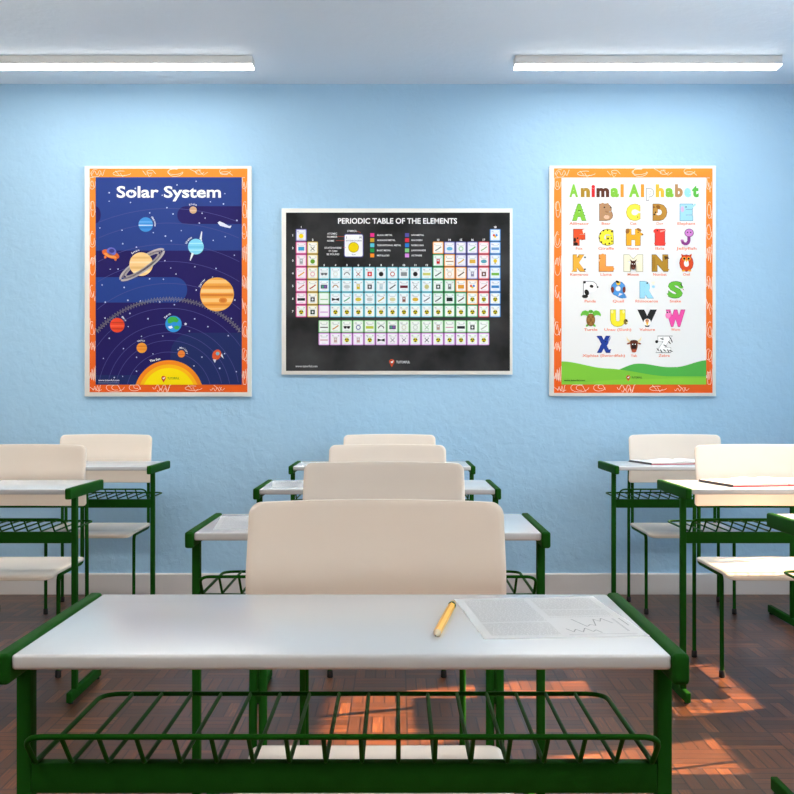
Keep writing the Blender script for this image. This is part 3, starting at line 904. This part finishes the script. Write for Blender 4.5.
rows = {
 1: {1: ('n', 1, 'd#f5d800'), 18: ('o', 2, 'k')},
 2: {1: ('a', 3, 'r#3aa0d0'), 2: ('g', 4, 'x#7a7a6a'), 13: ('m', 5, '/#8a8a86'), 14: ('n', 6, 'e#6cb8dc'), 15: ('n', 7, 'o#8fc98a'), 16: ('n', 8, '/#49ae4e'), 17: ('h', 9, '/#8fba8c'), 18: ('o', 10, '=#6d9ed2')},
 3: {1: ('a', 11, 'v#a5a5a8'), 2: ('g', 12, 'd#6aa52a'), 13: ('b', 13, 'v#cf2a2a'), 14: ('m', 14, '-#b3895c'), 15: ('n', 15, '/#d9ac2a'), 16: ('n', 16, 'r#e0b34a'), 17: ('h', 17, 'e#5aa3b8'), 18: ('o', 18, 'b#e8c820')},
 4: {1: ('a', 19, '/#e5a82a'), 2: ('g', 20, 'o#e7a8b8'), 3: ('t', 21, 'g#6d7378'), 4: ('t', 22, 'o#dfe2dc'), 5: ('t', 23, 'a#7f868a'), 6: ('t', 24, 'x#b05a5a'), 7: ('t', 25, 's#d82a2a'), 8: ('t', 26, 'd#1c1c1c'), 9: ('t', 27, 'o#c03a3a'), 10: ('t', 28, 'r#8b9093'), 11: ('t', 29, 'd#222222'), 12: ('t', 30, '=#d5d67a'), 13: ('b', 31, '/#4d5a55'), 14: ('m', 32, 'o#e5cdb4'), 15: ('m', 33, '/#5a4030'), 16: ('n', 34, 'v#8b87a4'), 17: ('h', 35, 's#6e4a3e'), 18: ('o', 36, '=#7ab84a')},
 5: {1: ('a', 37, '/#cc6a6a'), 2: ('g', 38, '/#b03a2a'), 3: ('t', 39, 'm#3a4250'), 4: ('t', 40, 'a#a8784a'), 5: ('t', 41, 'e#c3cdd0'), 6: ('t', 42, 'v#d9c22a'), 7: ('t', 43, 's#4a4f55'), 8: ('t', 44, 'v#b8d3da'), 9: ('t', 45, '/#4a5056'), 10: ('t', 46, '=#6a2030'), 11: ('t', 47, 'x#98a0a3'), 12: ('t', 48, 'd#c9c88a'), 13: ('b', 49, 's#4b5c54'), 14: ('b', 50, 'v#6f7a76'), 15: ('m', 51, 'r#e09a2a'), 16: ('m', 52, 'k'), 17: ('h', 53, '/#a03038'), 18: ('o', 54, '=#3a86c8')},
 6: {1: ('a', 55, '=#1c1620'), 2: ('g', 56, 's#54504a'), 3: ('l', 0, '-#9bcf9b'), 4: ('t', 72, 'w#22262a'), 5: ('t', 73, '/#5ab48a'), 6: ('t', 74, 'e#d8c23a'), 7: ('t', 75, 'e#c9cfcf'), 8: ('t', 76, '/#c09a2a'), 9: ('t', 77, 'e#d9d6a8'), 10: ('t', 78, 'v#8a5a4a'), 11: ('t', 79, 'e#e0b83a'), 12: ('t', 80, '/#6f7a80'), 13: ('b', 81, '/#4d5a55'), 14: ('b', 82, 'r#1e2a24'), 15: ('b', 83, '/#5a2a26'), 16: ('m', 84, R_), 17: ('h', 85, R_), 18: ('o', 86, R_)},
 7: {1: ('a', 87, R_), 2: ('g', 88, 's#1e3a2a'), 3: ('c', 0, '-#d7a0dc')},
}
for k in range(4, 19):
    rows[7][k] = (('t' if k < 13 else 'b' if k < 17 else 'h' if k == 17 else 'o'), 100 + k, R_)
for r, dct in rows.items():
    for k, (cc, n, ic) in dct.items(): cell(k, GY + (r - 1) * RH, C[cc], n, ic)
lan = ['-#4a4a4a', '/#c98a3a', 'g#1c1c1c', 'o#4a4a9a', '=#c3cc3a', 'a#2a2a2a', 'm#3a3a52', 'o#d8d2c4', 'o#cfd6cc', 'x#9cc79c', 'v#b89a86', '-#d8a0b0', '=#1e1e1e', 's#404a46', '/#b8c0b0']
act = ['-#d09aa8', 'v#c8a8a4', R_, 'v#c8a0a0', R_, 'w#222222', 'x#9a92a0', 'x#8a8494', R_, 'x#50505e', R_, R_, R_, R_, R_]
for k in range(15):
    cell(3 + k, 320.4, C['l'], 57 + k, lan[k]); cell(3 + k, 320.4 + RH, C['c'], 89 + k, act[k])
for r in range(7): p.text(str(r + 1), '#ffffff', 292.8, GY + r * RH + 7.2, cap=2.1, L=3, bold=.03, align='c')
for k, r in ((1, 1), (2, 2)) + tuple((k, 4) for k in range(3, 13)) + tuple((k, 2) for k in range(13, 18)) + ((18, 1),):
    p.text(str(k), '#ffffff', GX + (k - .5) * CW - .3, GY + (r - 1) * RH - 1.0, cap=2.0, L=3, bold=.03, align='c')
# key card
p.pill(344, 234.0, 363.4, 257.2, 2, 2, C['n'], 2); p.pill(344.7, 234.7, 362.7, 256.5, 1.6, 1.6, '#ffffff', 3)
p.disc(353.6, 247.4, 5.3, '#c9a800', 4); p.disc(353.6, 247.4, 4.6, '#f7dc00', 5)
p.text('1', '#44407e', 346.3, 238.6, cap=2.2, L=5); p.text('H', '#44407e', 361.4, 238.6, cap=2.2, L=5, align='r')
p.text('HYDROGEN', '#6a66a0', 346.3, 241.4, 361.4, cap=1.4, L=5, bold=.01); p.text('SUN', '#6a66a0', 353.6, 255.3, cap=1.4, L=5, align='c', bold=.01)
for tx, x, y, al in (('SYMBOL', 352.2, 231.9, 'c'), ('ATOMIC', 327.2, 234.6, 'l'), ('NUMBER', 327.2, 237.7, 'l'), ('NAME', 327.2, 241.7, 'l'), ('STATE/WHERE', 333, 248.8, 'c'), ('IT CAN', 333, 252.0, 'c'), ('BE FOUND', 333, 255.2, 'c')):
    p.text(tx, '#f2f2f2', x, y, cap=1.9, L=3, bold=.015, align=al)
for a, b in (((337, 236.5), (345, 236.5)), ((336, 240.6), (345, 240.6)), ((343, 247.5), (346, 247.5)), ((357, 231), (361, 233))): p.line([a, b], .35, '#c8523a', 3)
for i, (k, w) in enumerate((('a', 'ALKALI METAL'), ('g', 'ALKALINE METAL'), ('t', 'TRANSITIONAL METAL'), ('b', 'BASIC METAL'), ('m', 'METALLOID'))):
    y = 235.1 + i * 5.1; p.rect(370.2, y - 1.9, 374.3, y + 1.9, C[k], 3); p.text(w, '#ffffff', 377, y + .8, cap=1.7, L=3, bold=.015)
for i, (k, w) in enumerate((('n', 'NONMETAL'), ('h', 'HALOGEN'), ('o', 'NOBLE GAS'), ('l', 'LANTHANIDE'), ('c', 'ACTINIDE'))):
    y = 235.1 + i * 5.1; p.rect(405, y - 1.9, 409.1, y + 1.9, C[k], 3); p.text(w, '#ffffff', 411.4, y + .8, cap=1.7, L=3, bold=.015)
pin_logo(p, 391.8, 361.8, 2.6, 'TUTORFUL', '#e8e8e8', 4)
p.text('www.tutorful.com', '#d8d8d8', 295.5, 367.2, 317.5, cap=2.2, L=3, bold=.02)
p.build('print', t)

# ---- animal alphabet
t = poster(549.5, 165.6, 716, 396.2, 'white animal alphabet poster with orange border and green hills, right on wall')
p = Print(549.5, 165.6, 716, 396.2)
p.rect(554, 168.4, 712.5, 392.9, M_ORANGE, 1)
doodles(p, 554, 168.4, 712.5, 392.9, 561.5, 177.6, 706, 384.5)
p.rect(561.5, 177.6, 706, 384.5, '#ececea', 3)
p.crop(545, 160, 4.537)
GR, OL, RD, BR, OR = '#83c441', '#b08a2a', '#d9262c', '#5a2f1e', '#f0962e'
for ch, x0, x1, c in (('A', 110, 150, GR), ('n', 162, 204, OL), ('i', 211, 226, RD), ('m', 233, 291, BR), ('a', 297, 335, GR), ('l', 343, 356, OR),
                      ('A', 380, 428, GR), ('l', 435, 449, OR), ('p', 457, 495, '#a9a9a7'), ('h', 502, 540, '#f2b93a'), ('a', 546, 583, GR), ('b', 589, 625, '#b98d5e'), ('e', 631, 662, '#9adcec'), ('t', 667, 697, '#5cb848')):
    if ch in 'il': p.text(ch, c, (x0 + x1) / 2, 165, cap=54, L=5, bold=.055, align='c')
    else: p.text(ch, c, x0, 165, x1, cap=54, L=5, bold=.055)
    if ch == 'p': p.text(ch, '#ececea', x0 + 4, 164, x1 - 4, cap=50, L=6, bold=.02)
LAB = '#f08a68'
def letter_shape(ch, x, yt, yb, body, line, w, cap, bo):
    p.text(ch, line, x - w / 2 - 2.4, yb, x + w / 2 + 2.4, cap=cap, L=5, bold=bo + .015, fit=(yt - 2.4, yb + 2.4))
    p.text(ch, body, x - w / 2, yb, x + w / 2, cap=cap, L=6, bold=bo, fit=(yt, yb))
def letter(ch, name, x, yt, yb, body, line, w=62, extra=None, glyph=True, bo=.085):
    cap = yb - yt
    if glyph: letter_shape(ch, x, yt, yb, body, line, w, cap, bo)
    nm = len(name) * 10.2
    p.text(name, LAB, x - nm / 2, yb + 20, x + nm / 2, cap=12, L=5, bold=.02)
    for n_, e in enumerate(extra or ()):
        kind, dx, dy, r, c = e; LL = 8 + .5 * n_
        if kind == 'd': p.disc(x + dx, (yt + yb) / 2 + dy, r, c, LL, n=14)
        elif kind == 'e': p.ell(x + dx, (yt + yb) / 2 + dy, r[0], r[1], c, LL, rot=r[2], n=18)
        elif kind == 'p': p.poly([(x + dx + a, (yt + yb) / 2 + dy + b) for a, b in r], c, LL)
K = '#1c1a18'
yr = [(201, 274), (315, 387), (431, 505), (552, 626), (681, 755), (800, 873)]
def E(dx, dy, r=3): return ('d', dx, dy, r, K)
X1 = (155, 277, 400, 521, 641)
letter('A', 'Alligator', X1[0], *yr[0], '#86c940', '#3f7d22', 60, [E(-2, -8, 2.5), E(4, -8, 2.5)] + [('p', s * (8 + 5 * k), -24 + 13 * k, [(0, -3), (6 * s, -1), (0, 4)], '#5fa52e') for s in (-1, 1) for k in range(4)])
letter('B', 'Bear', X1[1], *yr[0], '#b98d66', '#6a4a30', 58, [E(-8, -22, 3.5), E(22, -21, 3.5), ('e', 2, 22, (13, 9, 0), '#e8bfa0'), ('d', -16, -36, 7, '#b98d66'), ('d', 6, -36, 6, '#b98d66'), ('e', 2, -2, (8, 4, .4), '#a37a54')])
letter('C', 'Cat', X1[2], *yr[0], '#f6e34a', '#b39a1c', 60, [('p', 16, 12, [(0, 0), (8, -10), (14, 4)], '#f6e34a'), E(20, 22, 2.5), ('p', 26, -24, [(0, 0), (8, 4), (0, 6)], '#e8c82a')])
letter('D', 'Dog', X1[3], *yr[0], '#bd8a38', '#6a4a1c', 62, [E(-20, 0, 3.5), ('e', -8, -24, (10, 8, .5), '#8a5a20'), ('d', -12, 8, 5, '#f3e6d2'), ('d', -26, 10, 4, K), ('p', -30, -30, [(0, 0), (-4, 14), (10, 8)], '#8a5a20')])
letter('E', 'Elephant', X1[4], *yr[0], '#a5dbef', '#5a9ab4', 56, [E(-2, -24, 3), ('e', -18, -14, (8, 14, 0), '#d9b8dc'), ('e', 30, -28, (12, 4.5, -.7), '#a5dbef'), ('d', 38, -34, 4.5, '#a5dbef')])
letter('F', 'Fox', X1[0], *yr[1], '#e8562c', '#8a2c14', 50, [E(-8, 4, 4), ('p', 14, -34, [(0, 0), (18, -6), (16, 10), (4, 18)], '#fdf6e6'), ('e', -16, 30, (10, 8, 0), '#2a1a16'), ('e', -20, 12, (6, 10, 0), '#3a201a'), ('p', 10, 6, [(0, 0), (16, 4), (0, 8)], '#b03a1c')])
letter('G', 'Giraffe', X1[1], *yr[1], '#f8ea3c', '#8a7a14', 64, [('d', dx, dy, r, '#4a2a14') for dx, dy, r in ((-26, -16, 4), (-30, 4, 3.5), (-22, 22, 4), (-4, 31, 3.5), (14, 28, 4), (26, 18, 3.5), (-12, -30, 4), (6, -32, 3.5), (26, -26, 4.5), (8, 6, 4.5), (24, 4, 3))])
letter('H', 'Horse', X1[2], *yr[1], '#f2b02a', '#9a6414', 62, [E(22, -22, 2.8), ('e', -26, -28, (9, 12, .3), '#9a6428'), ('e', 26, -34, (12, 6, .5), '#9a6428'), ('e', 36, -14, (9, 6, .3), '#f2b02a'), ('d', 42, -12, 3.5, '#7a4a1c')])
letter('I', 'Ibis', X1[3], *yr[1], '#ea4238', '#8f1c16', 42, [('e', -14, -28, (16, 11, 0), '#ea4238'), ('e', 0, 28, (26, 11, 0), '#ea4238'), ('p', 0, -30, [(0, 0), (28, -4), (26, 6), (24, 0), (2, 8)], '#f3a296'), E(-12, -30, 3)])
letter('J', 'Jellyfish', X1[4], *yr[1], '#8f3f8c', '#4a1c48', 50, [('p', 0, 0, [(4, -10), (18, -10), (18, 16), (14, 28), (4, 36), (-10, 36), (-22, 28), (-26, 16), (-14, 14), (-10, 22), (-2, 24), (4, 16)], '#8f3f8c'), ('e', 12, -20, (21, 19, 0), '#5c2a5a'), ('e', 12, -20, (18.5, 16.5, 0), '#d98ad4'), E(5, -22, 3), E(19, -22, 3), ('e', -20, 14, (8, 4, 0), '#c07abc')], glyph=False)
letter('K', 'Kangaroo', X1[0], *yr[2], '#f0b23c', '#a06a1c', 54, [E(-2, -28, 2.5), E(26, -26, 4), E(26, 28, 4), ('p', -24, -38, [(0, 0), (8, 4), (2, 10)], '#f0b23c'), ('e', -24, 34, (12, 4, -.4), '#f0b23c')])
letter('L', 'Llama', X1[1], *yr[2], '#f3a04a', '#a8622a', 62, [E(-27, -22, 2.5), ('e', -16, -28, (12, 15, 0), '#f3a04a'), ('e', 10, 26, (27, 12, 0), '#f3a04a'), ('d', -32, -12, 5, '#f8dcc0'), ('e', -19, 0, (12, 26, 0), '#f3a04a')])
letter('M', 'Moose', X1[2], *yr[2], '#f3eed2', '#b0a884', 84, [('e', 0, 10, (12, 20, 0), '#4a2418'), ('p', 0, -12, [(-16, -6), (0, 6), (16, -6), (8, 14), (-8, 14)], '#4a2418'), ('d', -5, 4, 2.5, '#ffffff'), ('d', 5, 4, 2.5, '#ffffff'), ('e', 0, 24, (8, 6, 0), '#7a4430')])
letter('N', 'Numbat', X1[3], *yr[2], '#b5892c', '#6e5214', 70, [('p', 18, -26, [(0, -6), (18, -4), (24, 6), (4, 8)], '#5a3c14'), E(24, -18, 2.5), ('e', -28, 0, (7, 30, 0), '#a67c24'), ('e', 30, 30, (12, 5, 0), '#b5892c')])
letter('O', 'Owl', X1[4], *yr[2], '#d94a24', '#7a2410', 60, [('d', -10, -20, 9, '#f0a030'), ('d', 10, -20, 9, '#f0a030'), E(-10, -20, 5), E(10, -20, 5), ('p', 0, -14, [(-5, 0), (5, 0), (0, 12)], '#f6c02a'), ('d', 0, 6, 11, '#ececea'), ('p', -24, -42, [(0, 0), (12, 6), (2, 14)], '#d94a24'), ('p', 12, -36, [(0, 0), (12, -6), (10, 8)], '#d94a24'), ('e', -14, 35, (8, 4, 0), '#f6b02a'), ('e', 14, 35, (8, 4, 0), '#f6b02a')])
X4 = (205, 332, 461, 591)
letter('P', 'Panda', X4[0], *yr[3], '#fbfbf9', '#3a3a3a', 60, [('d', -26, -34, 6, K), ('e', 6, -16, (9, 7, .4), K), ('e', -16, 12, (10, 14, -.4), K), ('e', -24, 30, (14, 8, 0), K), ('d', 33, -12, 4, K)])
letter('Q', 'Quail', X4[1], *yr[3], '#4f96d8', '#2a5a94', 64, [('e', -26, 0, (7, 14, 0), '#7a3420'), ('e', 26, 0, (7, 14, 0), '#7a3420'), ('d', 0, -30, 10, '#f2c83a'), ('e', -4, -36, (9, 5, .4), K), ('e', 24, 32, (14, 6, .1), '#4f96d8')])
letter('R', 'Rhinoceros', X4[2], *yr[3], '#9fdcf2', '#5a9cb8', 60, [E(2, -30, 3.5), ('p', 20, -34, [(0, 0), (16, -4), (14, 14), (4, 8)], '#f2ecd6'), ('e', 30, -14, (7, 6, 0), '#9fdcf2')])
letter('S', 'Snake', X4[3], *yr[3], '#6abf3c', '#3a7a1c', 62, [E(24, -22, 4), ('e', 24, -14, (12, 8, .4), '#6abf3c'), E(28, -18, 3), ('p', 32, -8, [(0, 0), (8, 10), (2, 8)], '#b03030'), ('e', -30, 22, (10, 4, .5), '#6abf3c')], bo=.045)
X5 = (207, 334, 463, 592)
def flipper(sg, c): return ('p', 0, -16, [(sg * a, b) for a, b in ((6, 4), (10, -14), (24, -20), (38, -15), (46, -2), (45, 8), (36, 2), (24, 2), (14, 8))], c)
letter('T', 'Turtle', X5[0], *yr[4], '#6fc045', '#3a7a1c', 78, [flipper(-1, '#6fc045'), flipper(1, '#6fc045'), ('e', -15, 32, (9, 5, -.7), '#6fc045'), ('e', 15, 32, (9, 5, .7), '#6fc045'), ('e', 0, -30, (11, 8, 0), '#6fc045'), ('e', 0, 8, (20, 29, 0), '#7a5026'), ('e', 0, 8, (17, 26, 0), '#9f7038'), ('e', 0, 8, (5, 9, 0), '#84592a'), ('e', -9, -6, (4, 6, 0), '#84592a'), ('e', 9, -6, (4, 6, 0), '#84592a'), ('e', -9, 20, (4, 6, 0), '#84592a'), ('e', 9, 20, (4, 6, 0), '#84592a'), E(-4, -32, 2), E(4, -32, 2)], glyph=False)
letter('U', 'Unau (Sloth)', X5[1] - 4, *yr[4], '#f8e832', '#b0a010', 64, [('e', 36, 16, (10, 13, 0), '#8a7a3a'), E(38, 12, 4), ('d', 42, 20, 4, '#e8dca8'), ('e', -26, -30, (6, 8, 0), '#fbf4a0'), ('e', 26, -30, (6, 8, 0), '#fbf4a0')])
letter('V', 'Vulture', X5[2], *yr[4], '#232323', '#111111', 84, [('e', 0, 18, (17, 16, 0), '#f6f2ea'), ('e', 0, 12, (8, 9, 0), '#e0966a'), ('p', 0, 20, [(-6, 0), (6, 0), (0, 16)], '#f6c83a'), ('d', -4, 10, 2, K), ('d', 4, 10, 2, K)])
letter('W', 'Worm', X5[3], *yr[4], '#f055a8', '#a82a6c', 84, [('e', -34, -16, (12, 18, .2), '#f68cc4'), E(-38, -26, 3.5), E(-28, -28, 3)])
X6 = (266, 403, 540)
letter('X', 'Xiphias (Swordfish)', X6[0], *yr[5], '#23409a', '#141f5e', 58, [('e', 2, 2, (26, 12, -.8), '#23409a'), ('p', 18, -18, [(0, 0), (16, -18), (6, 6)], '#7a92b8'), E(8, -12, 2.5), ('p', -34, -38, [(0, 0), (18, 6), (8, 12)], '#23409a'), ('p', 18, 24, [(0, 0), (16, -2), (10, 14)], '#23409a')])
letter('Y', 'Yak', X6[1], *yr[5], '#8a4424', '#4a1e10', 50, [('p', sg * 14, -12, [(0, 6), (sg * 10, 2), (sg * 18, -8), (sg * 20, -24), (sg * 13, -12), (sg * 4, -6), (0, -2)], '#f0dfae') for sg in (-1, 1)] + [('e', sg * 24, -4, (9, 4, sg * .3), '#8a4424') for sg in (-1, 1)] + [('p', 0, 0, [(-18, -14), (18, -14), (16, 14), (9, 34), (-9, 34), (-16, 14)], '#8a4424'), ('e', 0, -12, (18, 8, 0), '#5a2a18'), ('p', 0, 0, [(-13, -4), (13, -4), (11, 20), (-11, 20)], '#2e1812'), ('e', 0, 30, (11, 7, 0), '#b4553a'), ('d', -6, 0, 2.5, '#ffffff'), ('d', 6, 0, 2.5, '#ffffff')], glyph=False)
letter('Z', 'Zebra', X6[2], *yr[5], '#fafaf8', '#2a2a2a', 72, [('d', -34, -12, 7, K)] + [('e', dx, dy, (9, 2.2, rt), K) for dx, dy, rt in ((28, -28, 1.0), (34, -16, 1.2), (24, -8, .9), (-10, -24, .4), (-28, 24, .8), (-14, 30, 1.0), (2, 28, .6), (18, 30, 1.1), (4, 6, .5), (30, 30, .4))] + [E(-6, -28, 2.5)])
# hills along the bottom
p.crop(545, 275, 4.537)
def hill(pts, c, L): p.poly(pts + [(731, 497), (75, 497)] if pts[-1][0] > 700 else pts, c, L)
def curve(x0, x1, fn, n=30): return [(x0 + (x1 - x0) * k / n, fn(x0 + (x1 - x0) * k / n)) for k in range(n + 1)]
lerp = lambda a, b, t: a + (b - a) * max(0, min(1, t))
def sm(t): t = max(0, min(1, t)); return t * t * (3 - 2 * t)
hill(curve(75, 731, lambda x: 440 - 38 * sm((x - 290) / 130) + 16 * sm((x - 430) / 130) - 32 * sm((x - 590) / 150)), '#52b04a', 4)
hill(curve(75, 731, lambda x: 392 + 32 * sm((x - 75) / 210) + 36 * sm((x - 270) / 300)), '#80c63c', 5)
hill(curve(75, 731, lambda x: 487 - 14 * sm((x - 140) / 240) - 6 * sm((x - 380) / 340)), '#8ccb3e', 6)
pin_logo(p, 377, 464, 9, 'TUTORFUL', '#2a4a1c', 7)
p.text('www.tutorful.com', '#1e3a14', 86, 481, 181, cap=7, L=7, bold=.02)
p.build('print', t)

# ------------------------------------------------------------------ light
sun = bpy.data.lights.new('sun', 'SUN'); so = bpy.data.objects.new('sun', sun); COL.objects.link(so)
sd = Vector((-.9474, -.3202, -.7536))
so.rotation_euler = sd.to_track_quat('-Z', 'Y').to_euler()
sun.energy = 7.6; sun.angle = math.radians(.9); sun.color = (1.0, .60, .31)
for i, (a, b_) in enumerate(WIN):
    L = bpy.data.lights.new('window_daylight', 'AREA'); L.shape = 'RECTANGLE'; L.size = b_ - a - .05; L.size_y = HEAD - SILL - .05
    L.energy = 2.2; L.spread = math.radians(130); L.color = (.90, .95, 1.0)
    o = bpy.data.objects.new('window_daylight', L); COL.objects.link(o)
    o.location = (RIGHT_X + T + .05, (a + b_) / 2, (SILL + HEAD) / 2); o.rotation_euler = (0, PI / 2 - .45, 0)
w = bpy.data.worlds.new('sky'); SC.world = w; w.use_nodes = True
bg = w.node_tree.nodes['Background']; bg.inputs[0].default_value = (.62, .80, 1.0, 1); bg.inputs[1].default_value = 0.8

# ------------------------------------------------------------------ camera
cam = bpy.data.cameras.new('camera'); co = bpy.data.objects.new('camera', cam); COL.objects.link(co)
cam.sensor_fit = 'HORIZONTAL'; cam.sensor_width = 36; cam.lens = 36 * F / 794
co.location = (0, 0, CAM_H); co.rotation_euler = (PI / 2, 0, 0); cam.clip_start = .05
SC.camera = co
vs = SC.view_settings
SC.display_settings.display_device = 'sRGB'
vs.view_transform = 'Standard'; vs.look = 'None'; vs.gamma = 1; vs.use_curve_mapping = False
vs.exposure = 2.22
SC.cycles.max_bounces = 10; SC.cycles.diffuse_bounces = 6
SC.cycles.use_denoising = True
